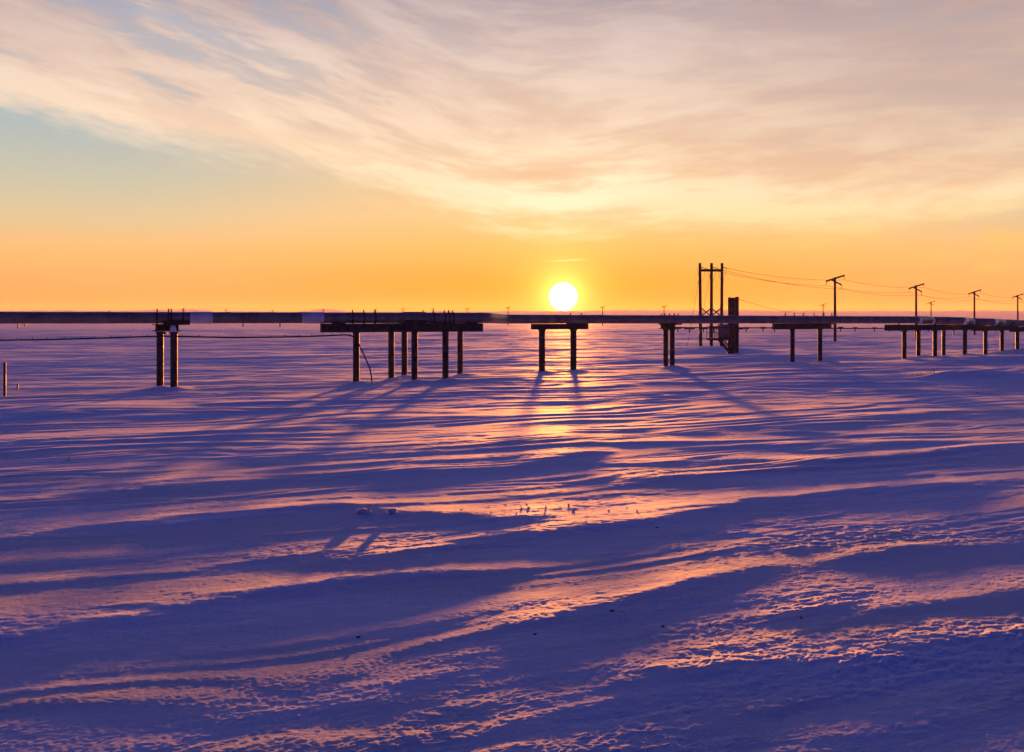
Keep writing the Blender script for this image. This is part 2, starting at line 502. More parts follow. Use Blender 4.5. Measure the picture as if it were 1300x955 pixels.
    z += .0036 * rough * pat * (.5 - np.abs(perlin(u * 12., v * 17.0, 15)) * 1.6) * np.clip(1.2 - r / 30, 0, 1)
    z += .0022 * perlin(u * 19., v * 27.0, 33) * np.clip(1.2 - r / 26, 0, 1)
    # scoured hollow and drift tail at the foot of every pile
    for px, py in PILE_FEET:
        cx, cy = XP(px, py), py
        m = (np.abs(X - cx) < 2.5) & (np.abs(Y - cy) < 3.5)
        a_, b_ = X[m] - cx, Y[m] - cy
        z[m] += .10 * np.exp(-((a_ - .25) / .55) ** 2 - ((b_ + .5) / .8) ** 2) - .07 * np.exp(-(a_ / .22) ** 2 - ((b_ - .1) / .25) ** 2)
    z *= np.clip(1.25 - r / 2600, 0.0, 1)
    return z


def gz(X, Y): return float(height(np.array([X]), np.array([Y]))[0])


def build_ground():
    az1 = np.linspace(R(-33), R(33), 1000)
    rest = np.linspace(R(33), R(327), 100)[1:-1]
    azs = np.concatenate([az1, rest])
    rs = [0.4]
    while rs[-1] < 6.3: rs.append(rs[-1] + .16)
    while rs[-1] < 26: rs.append(rs[-1] * 1.0019)
    while rs[-1] < 320: rs.append(rs[-1] * 1.0031)
    while rs[-1] < 9500: rs.append(rs[-1] * 1.025)
    rs = np.array(rs)
    A, Rr = np.meshgrid(azs, rs)
    X = Rr * np.sin(A); Y = Rr * np.cos(A)
    Z = height(X, Y)
    nr, na = X.shape
    co = np.stack([X, Y, Z], -1).reshape(-1, 3)
    co = np.vstack([co, [[0, 0, float(Z[0].mean())]]]).astype(np.float32)
    i = np.arange(nr - 1)[:, None] * na; j = np.arange(na)[None, :]; j1 = (j + 1) % na
    q = np.stack([i + j, i + na + j, i + na + j1, i + j1], -1).reshape(-1, 4)
    c = np.array([[nr * na, k, (k + 1) % na] for k in range(na)])
    me = bpy.data.meshes.new('snow_ground')
    me.vertices.add(len(co)); me.vertices.foreach_set('co', co.ravel())
    nl = q.size + c.size
    me.loops.add(nl); me.loops.foreach_set('vertex_index', np.concatenate([q.ravel()[:], c.ravel()]).astype(np.int32))
    starts = np.concatenate([np.arange(len(q)) * 4, q.size + np.arange(len(c)) * 3]).astype(np.int32)
    me.polygons.add(len(starts)); me.polygons.foreach_set('loop_start', starts)
    me.polygons.foreach_set('use_smooth', np.ones(len(starts), bool))
    me.update(calc_edges=True)
    me.flip_normals() if me.polygons[0].normal.z < 0 else None
    me.materials.append(M_SNOW)
    o = bpy.data.objects.new('snow_ground', me)
    scene.collection.objects.link(o)
    tag(o, kind='structure')


build_ground()


def build_hills():
    rnd = np.random.RandomState(3)
    azs = np.linspace(R(-60), R(60), 700)
    D0 = 8600.0
    rows = [(-900, 0.0), (-600, .18), (-300, .55), (0, 1.0), (300, .7), (800, .0)]
    v = []; f = []
    for k, (dr, s) in enumerate(rows):
        for a in azs:
            d = math.degrees(a)
            hp = 9.6 + 1.0 * float(perlin(d * .35, 1.2, 5)) + .7 * float(perlin(d * 1.3, 4.2, 6)) + .35 * float(perlin(d * 4, 2.2, 7))
            for c, w, hh in ((-19.6, 1.1, 1.8), (-17.6, .8, 2.3), (-10.6, .8, 3.0), (-24.5, .4, -.6), (9, 5, 1.0), (15, 4, .8)):
                hp += hh * math.exp(-((d - c) / w) ** 2)
            r = D0 + dr + 120 * float(perlin(d * 1.1, k * 3.1, 8))
            z = s * (hp * D0 / F + CAMH) * (1 + .05 * float(perlin(d * 3, k * 5.0, 9))) - (2 if s == 0 else 0)
            v.append((r * math.sin(a), r * math.cos(a), z))
    n = len(azs)
    for k in range(len(rows) - 1):
        for j in range(n - 1):
            f.append((k * n + j, k * n + j + 1, (k + 1) * n + j + 1, (k + 1) * n + j))
    mb = MB(); mb.v = v; mb.f = f
    o = mb.build('hills', snow_mat('hill snow', False), None, True)
    tag(o, kind='structure')


build_hills()

# ------------------------------------------------------------------ haze
def build_haze(dens):
    mb = MB()
    mb.box((0, 0, 69), (24000, 24000, 142))
    m = bpy.data.materials.new('haze'); m.use_nodes = True
    nt = m.node_tree; nt.nodes.clear()
    pv = nt.nodes.new('ShaderNodeVolumePrincipled')
    pv.inputs['Density'].default_value = dens
    pv.inputs['Color'].default_value = (0.9, 0.86, 0.9, 1)
    pv.inputs['Anisotropy'].default_value = 0.35
    out = nt.nodes.new('ShaderNodeOutputMaterial')
    nt.links.new(pv.outputs[0], out.inputs['Volume'])
    mb.v = []; mb.f = []
    x = 12000
    mb.v = [(sx * x, sy * x, z) for z in (-2.5, 150) for sx, sy in ((-1, -1), (1, -1), (1, 1), (-1, 1))]
    mb.f = [(3, 2, 1, 0), (4, 5, 6, 7), (0, 1, 5, 4), (1, 2, 6, 5), (2, 3, 7, 6), (3, 0, 4, 7)]
    o = mb.build('haze', m)
    tag(o, kind='stuff')


HAZE = 3.4e-5
if HAZE: build_haze(HAZE)

# ------------------------------------------------------------------ pipeline
PR = 0.25


def line1(px):      # near run: x from pixel column
    k = (px - 650) / F
    Y = (41.5 + .326 * 21.3) / (1 - .326 * k)
    return Vector((k * Y, Y, 3.12))


def line2(px):
    k = (px - 650) / F
    Y = (55 + .6 * .43) / (1 - .6 * k)
    return Vector((k * Y, Y, 3.035))


def fillet(p0, p1, p2, r, n=8):
    d0 = (p0 - p1).normalized(); d1 = (p2 - p1).normalized()
    ang = d0.angle(d1); t = r / math.tan(ang / 2)
    a = p1 + d0 * t; b = p1 + d1 * t
    c = p1 + (d0 + d1).normalized() * (r / math.sin(ang / 2))
    out = []
    for i in range(n + 1):
        s = i / n
        v = (a - c).normalized().slerp((b - c).normalized(), s)
        out.append(c + v * r)
    return a, b, out


P = [line1(-330), line1(619), Vector((line2(640).x, line2(640).y, 3.06)), Vector((line2(1168).x - 1.2, 70.6, 3.0))]
# the expansion bends on the right, stepping away from the camera
zig = [(1181, 73.5, 2.96), (1224, 74.6, 2.92), (1232, 78.0, 2.86), (1262, 79.0, 2.82), (1272, 82.5, 2.76), (1330, 87.0, 2.62), (1420, 94.0, 2.50)]
for px, Y, z in zig: P.append(Vector((XP(px, Y), Y, z)))
pipe = empty('pipeline', (P[0].x, P[0].y, 0))
tag(pipe, 'insulated oil pipeline raised on steel supports and stepping back across the snow', 'pipeline')


def pipe_run(a, b, PR=PR, name='pipe_section'):
    mb = MB(); d = (b - a); L = d.length; d.normalize()
    n = max(1, int(L / .95))
    pts = []; rad = []
    for i in range(n):
        s0 = L * i / n; s1 = L * (i + 1) / n
        rr = PR + random.uniform(-.0025, .0025)
        pts += [a + d * (s0 + .001), a + d * (s0 + .045), a + d * (s0 + .05), a + d * (s1 - .001)]
        rad += [rr + .007, rr + .007, rr, rr]
    u, w = mb.frame(d)
    rings = [[p + (u * math.cos(2 * math.pi * j / 28) + w * math.sin(2 * math.pi * j / 28)) * r for j in range(28)] for p, r in zip(pts, rad)]
    mb.quad_loop(rings)
    o = mb.build(name, M_PIPE, pipe, True)
    return o


cuts = [P[0]]
ends = []
prev = P[0]
for i in range(1, len(P) - 1):
    a, b, arc = fillet(P[i - 1], P[i], P[i + 1], .75 if i < 3 else .7)
    pr = PR if i < 4 else .275
    pipe_run(prev, a, pr)
    e = MB().tube(arc, pr + .006, 28)
    ob = e.build('elbow', M_ELBOW if i >= 3 else M_PIPE, pipe, True)
    if i >= 3: ob['label'] = 'shiny bare metal elbow'
    prev = b
pipe_run(prev, P[-1], .275)


def sleeve(pa, pb, r, mat, label, fn=line1):
    mb = MB(); a = fn(pa); b = fn(pb); n = 5
    pts = []; rad = []
    for i in range(n):
        s0 = i / n; s1 = (i + 1) / n
        pts += [a.lerp(b, s0 + .002), a.lerp(b, s0 + .03), a.lerp(b, s0 + .035), a.lerp(b, s1 - .001)]
        rad += [r + .006, r + .006, r, r]
    mb.tube(pts, rad, 28)
    o = mb.build('jacket_sleeve', mat, pipe, True); o['label'] = label
    return o


sleeve(241.5, 270, PR + .012, M_BAND, 'pale bare metal sleeve beside the near twin pile support')
sleeve(383, 410.5, PR + .012, M_BAND, 'pale bare metal sleeve at the end of the long box beam')
sleeve(512, 540, PR + .035, M_PIPE, 'thicker dark sleeve over the long box beam')


# ------------------------------------------------------------------ pipe supports
def clamp_parts(root, fn, pxs, stud=.10, saddle=True, r=PR):
    for px in pxs:
        c = fn(px); d = (fn(px + 5) - fn(px - 5)).normalized()
        mb = MB()
        u = d.cross(Vector((0, 0, 1))).normalized()
        n = 20; rings = []
        for j in range(n):
            a = 2 * math.pi * j / n
            q = u * math.cos(a) + Vector((0, 0, 1)) * math.sin(a)
            rings.append([c + q * (r + .011) - d * .035, c + q * (r + .011) + d * .035, c + q * (r + .024) + d * .035, c + q * (r + .024) - d * .035])
        mb.quad_loop(rings, False, True)
        mb.tube([c + Vector((0, 0, r + .015)), c + Vector((0, 0, r + stud))], .028, 8)
        mb.tube([c + Vector((0, 0, r + stud * .6)), c + Vector((0, 0, r + stud * .8))], .045, 6)
        mb.build('pipe_clamp', M_STEEL, root, False)


def piles(root, lst, ztop, r=.152, flare=True):
    for (px, Y) in lst:
        x = XP(px, Y); z0 = gz(x, Y) - .6
        mb = MB().tube([(x, Y, z0), (x, Y, ztop)], r, 18)
        if flare:
            mb.tube([(x, Y, ztop - .10), (x, Y, ztop - .003)], [r + .002, r + .07], 18)
        mb.build('pile', M_PILE, root, True)


def saddle(root, fn, p0, p1, z0):
    mb = MB()
    a = fn(p0); b = fn(p1); m = (a + b) / 2
    a.z = b.z = (z0 + m.z - PR * .8) / 2
    mb.bar(a, b, .34, m.z - PR * .8 - z0 - .006)
    d = (b - a).normalized(); u = d.cross(Vector((0, 0, 1)))
    for s in (-1, 1):
        mb.bar(a + u * s * .27 + Vector((0, 0, .02)), b + u * s * .27 + Vector((0, 0, .02)), .03, .20)
    mb.build('saddle', M_STEEL, root)


def snow_cap(root, c, size):
    rings = []
    for k, (s, h) in enumerate(((1.0, 0), (1.02, .35), (.85, .75), (.45, 1.0))):
        rings.append([(c[0] + math.cos(t * math.pi / 5) * size[0] * s * (1 + .12 * math.sin(t * 2.1)), c[1] + math.sin(t * math.pi / 5) * size[1] * s, c[2] + size[2] * h) for t in range(10)])
    MB().quad_loop(rings).build('snow_cap', M_SNOW, root, True)


def support_root(px, Y, label):
    x = XP(px, Y)
    o = empty('pipe_support', (x, Y, gz(x, Y)))
    tag(o, label, 'pipe support', 'steel supports under the pipeline')
    return o


# A: nearest twin pile support
s = support_root(211, 43.4, 'nearest pipe support, two thick dark piles at the left with snow on its cap')
piles(s, [(203.2, 43.9), (220.8, 43.1)], 2.52)
zt = 2.86
a = Vector((XP(197.5, 43.95), 43.95, 2.69)); b = Vector((XP(226.5, 43.05), 43.05, 2.69))
MB().ibeam(a, b, .34, .31, .035).build('crossbeam', M_STEEL, s)
for t in (.14, .5, .86):
    c = a.lerp(b, t); MB().box((c.x, c.y, 2.69), (.03, .31, .24)).build('stiffener', M_STEEL, s)
mb = MB().tube([(a.lerp(b, .45).x, 43.4, 2.53), (a.lerp(b, .45).x, 43.4, 2.40)], .03, 8)
mb.tube([(a.lerp(b, .45).x, 43.4, 2.44), (a.lerp(b, .45).x, 43.4, 2.40)], .12, 10)
mb.build('hanger', M_STEEL, s)
saddle(s, line1, 207, 241, 2.848)
clamp_parts(s, line1, [199.5, 214, 217.5, 232.5], .15)
snow_cap(s, (XP(220.5, 42.9), 42.82, 2.535), (.13, .12, .26))

# B: long box beam on six piles at the bend
s = support_root(500, 47.5, 'longest support, box beam on six piles where the pipe bends back')
piles(s, [(452.2, 46.6), (526.2, 47.7), (565.5, 48.2)], 2.50)
piles(s, [(496.7, 50.0), (513.4, 52.0), (584.2, 53.6)], 2.50)
d1 = (line1(600) - line1(400)).normalized()
a = line1(407); b = line1(612); a.z = b.z = 2.655
MB().bar(a, b, .36, .40).build('box_beam', M_STEEL, s)
u = Vector((-d1.y, d1.x, 0))
a2 = Vector((XP(486, 50.0), 50.0, 2.68)); b2 = Vector((XP(598, 54.0), 54.0, 2.68))
MB().bar(a2, b2, .30, .34).build('box_beam', M_STEEL, s)
for (q0, q1) in ((a.lerp(b, .30), a2.lerp(b2, .02)), (a.lerp(b, .60), a2.lerp(b2, .30)), (a.lerp(b, .96), a2.lerp(b2, .93))):
    MB().bar(q0 + (q1 - q0).normalized() * .19, q1 - (q1 - q0).normalized() * .17, .2, .22).build('cross_tie', M_STEEL, s)
saddle(s, line1, 512, 540, 2.858)
for q in (430, 560, 598):
    c = line1(q); MB().bar(c + d1 * -.3 + Vector((0, 0, -.256)), c + d1 * .3 + Vector((0, 0, -.256)), .3, .02).build('pipe_shoe', M_STEEL, s)
clamp_parts(s, line1, [447.5, 461.8, 476, 537, 550, 564, 569.5, 574.5], .12)

# C: pair under the sun
s = support_root(708, 57, 'pipe support directly below the sun, two piles under a short beam')
def mid(fn, p0, p1, z):
    a = fn(p0); b = fn(p1); a.z = b.z = z; return a, b
piles(s, [(688, line2(688).y), (728, line2(728).y)], 2.48, .18)
a, b = mid(line2, 676, 745, 2.635)
MB().bar(a, b, .34, .32).build('box_beam', M_STEEL, s)
saddle(s, line2, 722, 742, 2.80)
clamp_parts(s, line2, [724, 738], .12)

# D: end-on pair
s = support_root(849, 61, 'pipe support with two piles set close together between sun and tall poles')
piles(s, [(845.2, 61.4), (853.4, 60.6)], 2.46, .15)
a = Vector((XP(839, 61.6), 61.6, 2.60)); b = Vector((XP(857, 60.4), 60.4, 2.60))
MB().ibeam(a, b, .34, .27, .035).build('crossbeam', M_STEEL, s)
saddle(s, line2, 840, 862, 2.74)
clamp_parts(s, line2, [840, 844, 850, 856, 861], .12)

# E
s = support_root(1023, 67, 'pipe support on two spaced piles, just left of the nearest tall utility pole')
piles(s, [(1006, line2(1006).y), (1041, line2(1041).y)], 2.42, .15)
a, b = mid(line2, 983, 1053, 2.57)
MB().bar(a, b, .36, .38).build('box_beam', M_STEEL, s)
saddle(s, line2, 1029, 1057, 2.765)
clamp_parts(s, line2, [997, 1008.5, 1020, 1033.5, 1046, 1056], .20)
for q in (1033, 1055):
    c = line2(q); e = line2(q + 3)
    MB().bar(Vector((c.x, c.y - .3, 2.70)), Vector((e.x, e.y - .3, 3.30)), .06, .08).build('bracket', M_STEEL, s)

# F: frames along the bends at the right
def frame_support(pxa, Ya, pxb, Yb, pl, label, z=2.50, cl=()):
    s = support_root((pxa + pxb) / 2, (Ya + Yb) / 2, label)
    piles(s, pl, z - .205, .15)
    a = Vector((XP(pxa, Ya), Ya, z)); b = Vector((XP(pxb, Yb), Yb, z))
    MB().bar(a, b, .4, .42).build('box_beam', M_STEEL, s)
    n = 3
    for i in range(n):
        c = a.lerp(b, (i + .5) / n)
        MB().bar(c + Vector((-.25, -.05, .217)), c + Vector((.25, .45, .217)), .18, .012).build('pipe_shoe', M_STEEL, s)
        MB().bar(c + Vector((.0, -.26, .16)), c + Vector((.24, -.27, .50)), .05, .07).build('bracket', M_STEEL, s)
    return s


frame_support(1126, 69.5, 1196, 73.0, [(1148, 70.8), (1187, 72.6), (1166, 74.5)], 'right-hand support frame on three piles, where the row of bends begins', 2.455)
frame_support(1190, 74.0, 1246, 77.0, [(1225, 75.8), (1198, 79.5)], 'second support frame of the bends, one front pile and one back pile', 2.43)
frame_support(1238, 78.0, 1290, 82.5, [(1251, 80.0), (1272, 83.5), (1291.5, 84.5)], 'third support frame of the bends, on three short piles behind a drift', 2.33)
frame_support(1284, 84.0, 1380, 90.0, [(1310, 86.5), (1345, 89)], 'last support frame, cut off by the right edge of the view', 2.18)

# ------------------------------------------------------------------ cables under the pipe
def cable(pts, r, name, label, cat, clips=None, lumps=None):
    # pts are (px, py, Y)
    P3 = [Vector((XP(a, c), c, ZP(b, c))) for a, b, c in pts]
    # smooth by Catmull-Rom
    out = []
    for i in range(len(P3) - 1):
        p0 = P3[max(i - 1, 0)]; p1 = P3[i]; p2 = P3[i + 1]; p3 = P3[min(i + 2, len(P3) - 1)]
        for k in range(8):
            t = k / 8
            out.append(.5 * ((2 * p1) + (p2 - p0) * t + (2 * p0 - 5 * p1 + 4 * p2 - p3) * t * t + (3 * p1 - p0 - 3 * p2 + p3) * t ** 3))
    out.append(P3[-1])
    root = empty(name, (out[0].x, out[0].y, 0))
    tag(root, label, cat)
    MB().tube(out, r, 8).build('sheath', M_RUBBER, root, True)
    if clips:
        acc = 0
        for i in range(1, len(out)):
            acc += (out[i] - out[i - 1]).length
            if out[i].z < 1.9: break
            if acc > clips:
                acc = 0
                p = out[i]; MB().tube([p, p + Vector((0, 0, .10))], .012, 5).build('tie_clip', M_WIRE, root)
    if lumps:
        for px, py, Y, w in lumps:
            c = Vector((XP(px, Y), Y, ZP(py, Y)))
            mb = MB(); d = Vector((1, .55, 0)).normalized() * w
            mb.tube([c - d * .5, c - d * .4, c + d * .4, c + d * .5], [.02, .07, .07, .02], 8)
            mb.tube([c, c + Vector((0, 0, -.28))], .035, 6)
            mb.build('junction_box', M_RUBBER, root)
    return root


cable([(-150, 434, 40.6), (0, 432, 41.3), (60, 431.2, 41.6), (120, 429.6, 42), (203, 427.0, 43.6), (215, 427, 43.5), (300, 428.6, 44.0), (380, 427.6, 45), (430, 425.6, 46),
       (442, 425.6, 46.2), (450, 429, 46.4), (457, 440, 46.4), (464, 455, 46.2), (470, 470, 46.0), (472.5, 488.5, 45.8), (472.6, 492, 45.7)],
      .033, 'hanging_cable', 'black cable slung below the left pipe and dropping to the snow beside a pile', 'cable', clips=.45)
lum = []
for k, px in enumerate([862, 876, 892, 905, 936, 948, 968, 985, 1070, 1088, 1108, 1130, 1181, 1212, 1236, 1262, 1283, 1299]):
    Y = 62 + (px - 850) * .05
    lum.append((px + random.uniform(-3, 3), 416.6 + random.uniform(-.3, .5) + max(0, px - 1190) * .012, Y + (8 if px > 1170 else 0), random.uniform(.45, .95)))
cable([(856, 415.8, 61.5), (900, 416.2, 64.5), (960, 416.3, 67), (1010, 416.6, 69.5), (1060, 417, 71), (1100, 417, 73), (1150, 417, 77),
       (1200, 418, 84), (1250, 418.5, 88), (1300, 419, 92), (1400, 420, 98)],
      .04, 'hanging_cable', 'thin cable with small dark boxes strung below the pipe on the right', 'cable', lumps=lum)

# ------------------------------------------------------------------ power poles
def insul(c, n=4, r=.09, dz=-.14):
    mb = MB()
    c = Vector(c)
    for k in range(n):
        z = c + Vector((0, 0, dz * (k + .5)))
        mb.tube([z + Vector((0, 0, .03)), z + Vector((0, 0, -.03))], [r * .4, r], 8)
    mb.tube([c, c + Vector((0, 0, dz * (n + .3)))], .02, 6)
    return mb


def pole_proto():
    root = empty('utility_pole', (0, 0, 0))
    H = 8.7
    MB().tube([(0, 0, -1), (0, 0, 2), (0, 0, H)], [.22, .20, .15], 12).build('shaft', M_WOOD, root, True)
    a = Vector((-1.25, 0, H - .55)); b = Vector((1.25, 0, H + .25))
    MB().bar(a + Vector((0, -.16, 0)), b + Vector((0, -.16, 0)), .16, .22).build('crossarm', M_WOOD, root)
    c = Vector((-.55, -.16, H - .38)); d = Vector((.80, -.16, H - 1.05))
    MB().bar(c + Vector((0, -.14, 0)), d + Vector((0, -.14, 0)), .14, .18).build('lower_arm', M_WOOD, root)
    for p in (a + Vector((.05, -.16, -.08)), b + Vector((-.05, -.16, -.08)), d + Vector((-.03, -.14, -.07))):
        insul(p, 4, .08, -.11).build('insulator', M_PORC, root)
    tag(root, group='utility poles across the snowfield')
    return root


ARM = {'l': Vector((-1.2, -.16, -1.15 + 8.7)), 'r': Vector((1.2, -.16, 8.7 - .35)), 'd': Vector((.77, -.3, 8.7 - 1.62))}
proto = pole_proto()
poles = [
    (1060, 352.3, 'tall utility pole nearest the three pole frame, standing just right of it', 1.0),
    (1163, 362.0, 'second tall utility pole, rising over the start of the pipe bends', .97),
    (1237, 369.5, 'third tall utility pole, over the middle of the pipe bends', .97),
    (1292, 374.5, 'fourth tall utility pole, close to the right edge', .97),
    (1338, 379, 'tall utility pole just outside the right edge', .97),
    (1045, 386.3, 'short looking far pole close beside the nearest tall utility pole', 1.0),
    (1182, 383.3, 'short looking far pole between the second and third tall poles', 1.0),
    (843, 388.5, 'far pole above the close pair of piles, left of the three pole frame', 1.0),
    (765, 389.3, 'tiny far pole first to the right of the sun', 1.0),
    (645, 389.8, 'tiny far pole first to the left of the sun', 1.0),
    (593, 391, 'tiny far pole over the right end of the long box beam', 1.0),
    (550, 391.5, 'tiny far pole just right of the thicker dark pipe sleeve', 1.0),
    (511.5, 391.8, 'tiny far pole at the left edge of the thicker dark pipe sleeve', 1.0),
    (477, 392.6, 'tiny far pole over the three clamps of the long box beam', 1.0),
    (410.5, 392.6, 'tiny far pole over the left end of the long box beam', 1.0),
    (346, 393.6, 'faint far pole between the two pale pipe sleeves', 1.0),
    (287, 392.8, 'tiny far pole just right of the first pale pipe sleeve', 1.0),
    (233, 391.5, 'tiny far pole over the right clamp of the nearest support', 1.0),
    (139, 394.2, 'faintest far pole, leftmost on the horizon', 1.0),
]
pole_objs = []
for i, (px, py, lab, sc) in enumerate(poles):
    o = proto if i == 0 else copy_tree(proto)
    Y = (8.7 * sc - CAMH) * F / (HY - py)
    x = XP(px, Y)
    o.location = (x, Y, gz(x, Y) if Y < 300 else 0)
    o.scale = (sc,) * 3 if i < 5 else (1.0, 1.0, 1.0)
    tag(o, lab, 'utility pole')
    pole_objs.append(o)

# three pole frame
Y3 = 110.0
x3 = XP(903, Y3)
root3 = empty('three_pole_frame', (x3, Y3, gz(x3, Y3)))
tag(root3, 'tall dark frame of three wooden poles joined by a crossarm, carrying wires', 'utility pole')
tops = []
for px, lean in ((889.6, -.06), (903, 0.02), (915.8, .05)):
    x = XP(px, Y3); zt = ZP(335.5, Y3)
    MB().tube([(x + lean * 0, Y3, -1), (x + lean * 1.5, Y3, zt)], [.19, .15], 12).build('pole', M_WOOD, root3, True)
    mb = MB().tube([(x + lean * 1.5 + .12, Y3, zt - .35), (x + lean * 1.5 + .55, Y3 + .1, zt - .45)], .05, 6)
    mb.tube([(x + lean * 1.5, Y3, zt), (x + lean * 1.5, Y3, zt + .12)], .16, 8)
    mb.build('insulator', M_PORC, root3)
    tops.append(Vector((x + lean * 1.5 + .55, Y3 + .1, zt - .45)))
zc = ZP(343.5, Y3)
MB().bar((XP(888.3, Y3), Y3 - .28, zc), (XP(917.2, Y3), Y3 - .28, zc), .16, .28).build('crossarm', M_WOOD, root3)
zb0 = ZP(391.5, Y3); zb1 = ZP(402, Y3)
for p0, p1 in ((890, 903), (903, 915.5)):
    for q0, q1 in ((p0, p1), (p1, p0)):
        s_ = -.2 if q0 < q1 else .2
        MB().bar((XP(q0, Y3), Y3 + s_, zb0), (XP(q1, Y3), Y3 + s_, zb1), .08, .12).build('brace', M_WOOD, root3)
for px in (889.6, 903, 915.8):     # jumper loops
    x = XP(px, Y3); zt = ZP(340, Y3)
    MB().tube([(x - .5 + t * .1, Y3 - .4, zt - 1.6 * math.sin(math.pi * t / 10)) for t in range(11)], .02, 5).build('jumper_wire', M_WIRE, root3)
for px0, px1 in ((889, 872), (902, 884)):
    x0 = XP(px0, Y3); Yg = Y3 - 2; x1 = XP(px1, Yg)
    MB().tube([(x0, Y3, ZP(345, Y3)), (x1, Yg, gz(x1, Yg) - .2)], .018, 5).build('guy_wire', M_WIRE, root3)

def conductor(pts, sag, label):
    out = []
    for a, b in zip(pts[:-1], pts[1:]):
        L = (b - a).length
        for k in range(16):
            t = k / 16; p = a.lerp(b, t); p.z -= sag * (L / 60.0) ** 1.3 * 4 * t * (1 - t); out.append(p)
    out.append(pts[-1])
    o = solo(MB().tube(out, .020, 5), 'power_wire', M_WIRE, (out[0].x, out[0].y, 0), True)
    tag(o, label, 'wire', 'wires from the three pole frame along the tall utility poles')


pp = [(o.location.copy(), o.scale[0]) for o in pole_objs[:5]]
last = pp[-1][0] + (pp[-1][0] - pp[-2][0])
for top, key, lab in ((tops[0], 'l', 'power wire along the left tips of the pole crossarms'),
                      (tops[1], 'd', 'lowest power wire, along the lower arms of the poles'),
                      (tops[2], 'r', 'highest power wire, along the raised right tips of the crossarms')):
    conductor([top] + [loc + ARM[key] * s_ for loc, s_ in pp] , 1.0, lab)

# ------------------------------------------------------------------ equipment platform on three thick piles
Y4 = 86.0
x4 = XP(931, Y4)
eq = empty('equipment_platform', (x4, Y4, gz(x4, Y4)))
tag(eq, 'small railed platform with a cabinet hung on three thick piles beside the three pole frame', 'platform')
for px, dyy, top in ((926.2, 0, 378.0), (930.8, .5, 378.2), (935.6, -.1, 377.3)):
    x = XP(px, Y4 + dyy)
    mb = MB().tube([(x, Y4 + dyy, -.5), (x, Y4 + dyy, ZP(top, Y4))], .16, 14)
    mb.tube([(x, Y4 + dyy, ZP(top, Y4) - .08), (x, Y4 + dyy, ZP(top, Y4) + .03)], .15, 14)
    mb.build('pile', M_PILE, eq, True)
zd = ZP(430.6, Y4)
MB().bar((XP(898.5, Y4), Y4, zd), (XP(925, Y4), Y4, zd), 1.3, .20).build('deck', M_STEEL, eq)
cb = MB().box((XP(918.5, Y4), Y4 - .1, (ZP(411.5, Y4) + zd + .1) / 2), (XP(925, Y4) - XP(911.7, Y4), .7, ZP(411.5, Y4) - zd - .11))
cab = cb.build('cabinet', M_CAB, eq)
for k in (0, 1):
    MB().box((XP(915.3 + 6.4 * k, Y4), Y4 - .462, (ZP(413, Y4) + zd + .2) / 2), (.40, .02, ZP(413, Y4) - zd - .30)).build('cabinet_door', M_CAB, cab)
mb = MB()
for yy in (-.6, .6):
    for px in (899, 905.2, 911):
        mb.tube([(XP(px, Y4), Y4 + yy, zd + .10), (XP(px, Y4), Y4 + yy, zd + 1.1)], .025, 6)
    for h in (.55, 1.1):
        mb.tube([(XP(899, Y4), Y4 + yy, zd + h), (XP(911.3, Y4), Y4 + yy, zd + h)], .025, 6)
mb.tube([(XP(899, Y4), Y4 - .6, zd + 1.1), (XP(899, Y4), Y4 + .6, zd + 1.1)], .025, 6)
mb.build('railing', M_STEEL, eq)
mb = MB()
for yy in (-.4, .4):
    mb.bar((XP(913.5, Y4), Y4 + yy, zd - .11), (XP(926, Y4), Y4 + yy, ZP(447, Y4)), .09, .12)
    mb.bar((XP(918.5, Y4), Y4 + yy, zd - .11), (XP(926, Y4), Y4 + yy, ZP(441, Y4)), .06, .08)
mb.build('brace', M_STEEL, eq)
conductor_end = (XP(965, 96), 96, ZP(394, 96))
a = Vector((XP(936, Y4), Y4, ZP(379.5, Y4))); b = Vector((XP(1045, 368), 368, ZP(390, 368)))
out = []
for k in range(25):
    t = k / 24; p = a.lerp(b, t); p.z -= 7.0 * 4 * t * (1 - t) * .25; out.append(p)
o = solo(MB().tube(out, .022, 5), 'power_wire', M_WIRE, (out[0].x, out[0].y, 0))
tag(o, 'thin wire sloping down from the tops of the three thick platform piles', 'wire')

# ------------------------------------------------------------------ marker posts and stubs
def post(px, ptop, pbase, r, label, name='marker_post', cap=True, grp='short posts standing in the snow'):
    x, Y = G(px, pbase)
    z = gz(x, Y)
    H = (pbase - ptop) / F * Y
    mb = MB().tube([(x, Y, z - .3), (x, Y, z + H - .02), (x, Y, z + H)], [r, r, r * .8], 12)
    if cap: mb.tube([(x, Y, z + H * .97), (x, Y, z + H * 1.0)], r * 1.08, 12)
    o = solo(mb, name, M_PILE, (x, Y, z), True)
    tag(o, label, 'post', grp)


post(6, 461, 504, .05, 'slim post standing alone in the snow at the left edge')
post(22.3, 489, 496.5, .03, 'stubby broken stake right of the slim left post', 'stake')
post(23, 409.5, 417.5, .22, 'far dark post just below the left pipe, the taller of a pair')
post(31.7, 409, 414.5, .25, 'far dark post just below the left pipe, the shorter of a pair')
post(308.5, 408, 415.5, .22, 'far dark post below the pipe between the two pale sleeves')
post(355.5, 408, 415.5, .22, 'far dark post below the pipe just left of the second pale sleeve')
post(1210, 412, 427, .07, 'lone thin stake beyond the pipe bends on the right', 'stake')

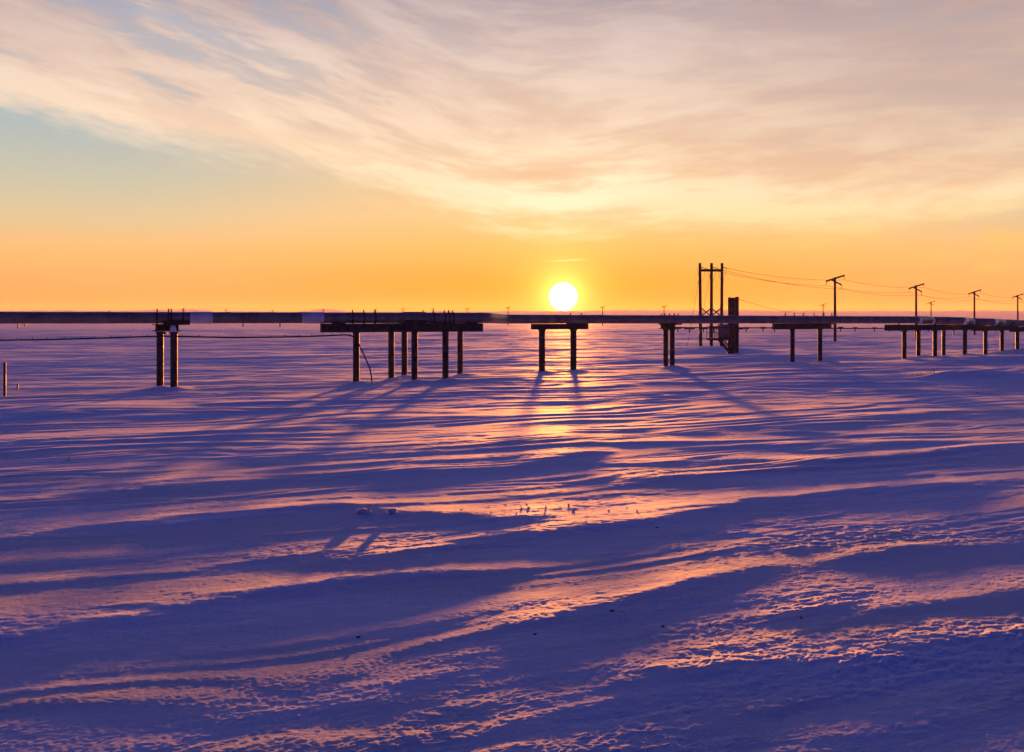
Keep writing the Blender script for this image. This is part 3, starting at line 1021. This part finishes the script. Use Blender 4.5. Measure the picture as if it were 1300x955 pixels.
# ------------------------------------------------------------------ snow chunks, clods, grass
def blob(r, seed, flat=.7):
    rr = random.Random(seed)
    import bmesh
    bm = bmesh.new(); bmesh.ops.create_icosphere(bm, subdivisions=2, radius=1.0)
    off = [rr.uniform(0, 50) for _ in range(3)]
    for v in bm.verts:
        n = float(perlin(v.co.x * 1.1 + off[0], v.co.y * 1.1 + v.co.z * 1.7 + off[1], seed)) * .55 + float(perlin(v.co.x * 2.7 + off[2], v.co.y * 2.7 - v.co.z * 2.2, seed + 3)) * .25
        v.co *= r * (1 + n); v.co.z *= flat
    return bm


def blob_obj(name, px, py, r, seed, mat, label, cat, group, flat=.7, sx=1.0):
    x, Y = G(px, py)
    z = gz(x, Y)
    bm = blob(r, seed, flat)
    for v in bm.verts: v.co.x *= sx
    me = bpy.data.meshes.new(name); bm.to_mesh(me); bm.free()
    for p in me.polygons: p.use_smooth = True
    me.materials.append(mat)
    o = bpy.data.objects.new(name, me); o.location = (x, Y, z + r * .25)
    scene.collection.objects.link(o)
    tag(o, label, cat, group)
    return o


blob_obj('snow_chunk', 461, 654, .085, 1, M_SNOW, 'large snow lump left of the other large lump in the middle foreground', 'snow lump', None, .7, 1.5)
blob_obj('snow_chunk', 498, 655, .075, 2, M_SNOW, 'second large snow lump with a long shadow, right of the first', 'snow lump', None, .8, 1.0)
grp = 'small snow crumbs scattered on the sunlit drift'
rr = random.Random(5)
for i in range(26):
    px = rr.gauss(690, 55); py = 655 + rr.uniform(-12, 14)
    blob_obj('snow_crumb', px, py, rr.uniform(.010, .017), 10 + i % 7, M_SNOW, 'small snow crumb lying on the bright sunlit drift below the sun', 'snow crumb', grp, .75, rr.uniform(.9, 1.5))
for i, (px, py) in enumerate(((455, 812), (679, 809), (777, 781), (842, 798), (834, 672))):
    lab = ['brown clod of frozen dirt low in the left half of the foreground', 'brown clod low near the middle of the foreground',
           'dark clod in the lower foreground right of centre', 'dark clod right of centre, nearest the small dry sprig',
           'dark clod on the shaded snow under the bright drift'][i]
    blob_obj('dirt_clod', px, py, .016, 90 + i, M_DIRT, lab, 'clod', None, .6, 1.4)


def tuft(name, x, Y, n, hgt, spread, label, group=None):
    z = gz(x, Y)
    mb = MB()
    for i in range(n):
        bx = x + random.gauss(0, spread); by = Y + random.gauss(0, spread * .6)
        h = hgt * random.uniform(.4, 1.0)
        le = Vector((random.gauss(0, .35), random.gauss(0, .3), 1)).normalized() * h
        p0 = Vector((bx, by, gz(bx, by) - .02))
        mb.tube([p0, p0 + le * .5, p0 + le + Vector((random.gauss(0, .1) * h, 0, -.05 * h))], [.006, .005, .002], 4)
    o = solo(mb, name, M_STRAW, (x, Y, z))
    tag(o, label, 'grass tuft', group)


g2 = 'dry grass tufts on the drift crest at the right'
for px, n, h, lab in ((1157, 14, .22, 'low dry grass tuft at the left end of the right-hand drift crest'),
                      (1168, 18, .26, 'middle dry grass tuft on the right-hand drift crest'),
                      (1178, 12, .20, 'thin dry grass tuft left of the tallest one on the drift'),
                      (1186, 16, .42, 'tallest dry grass tuft on the right-hand drift')):
    tuft('grass_tuft', XP(px, 51.5), 51.5, n, h, .18, lab, g2)
for px, py, lab in ((906, 800, 'single dry sprig poking from the dark lower foreground, right of centre'),
                    (1128, 824, 'short dry sprig low in the right foreground'),
                    (1016, 790, 'bent dry sprig between the other two foreground sprigs'),
                    (88, 588, 'dry grass sprig in shaded snow at the left'),
                    (1240, 500, 'tiny dry sprig below the drift at the right')):
    x, Y = G(px, py); tuft('grass_sprig', x, Y, 3, .10 if py > 600 else .25, .015, lab)
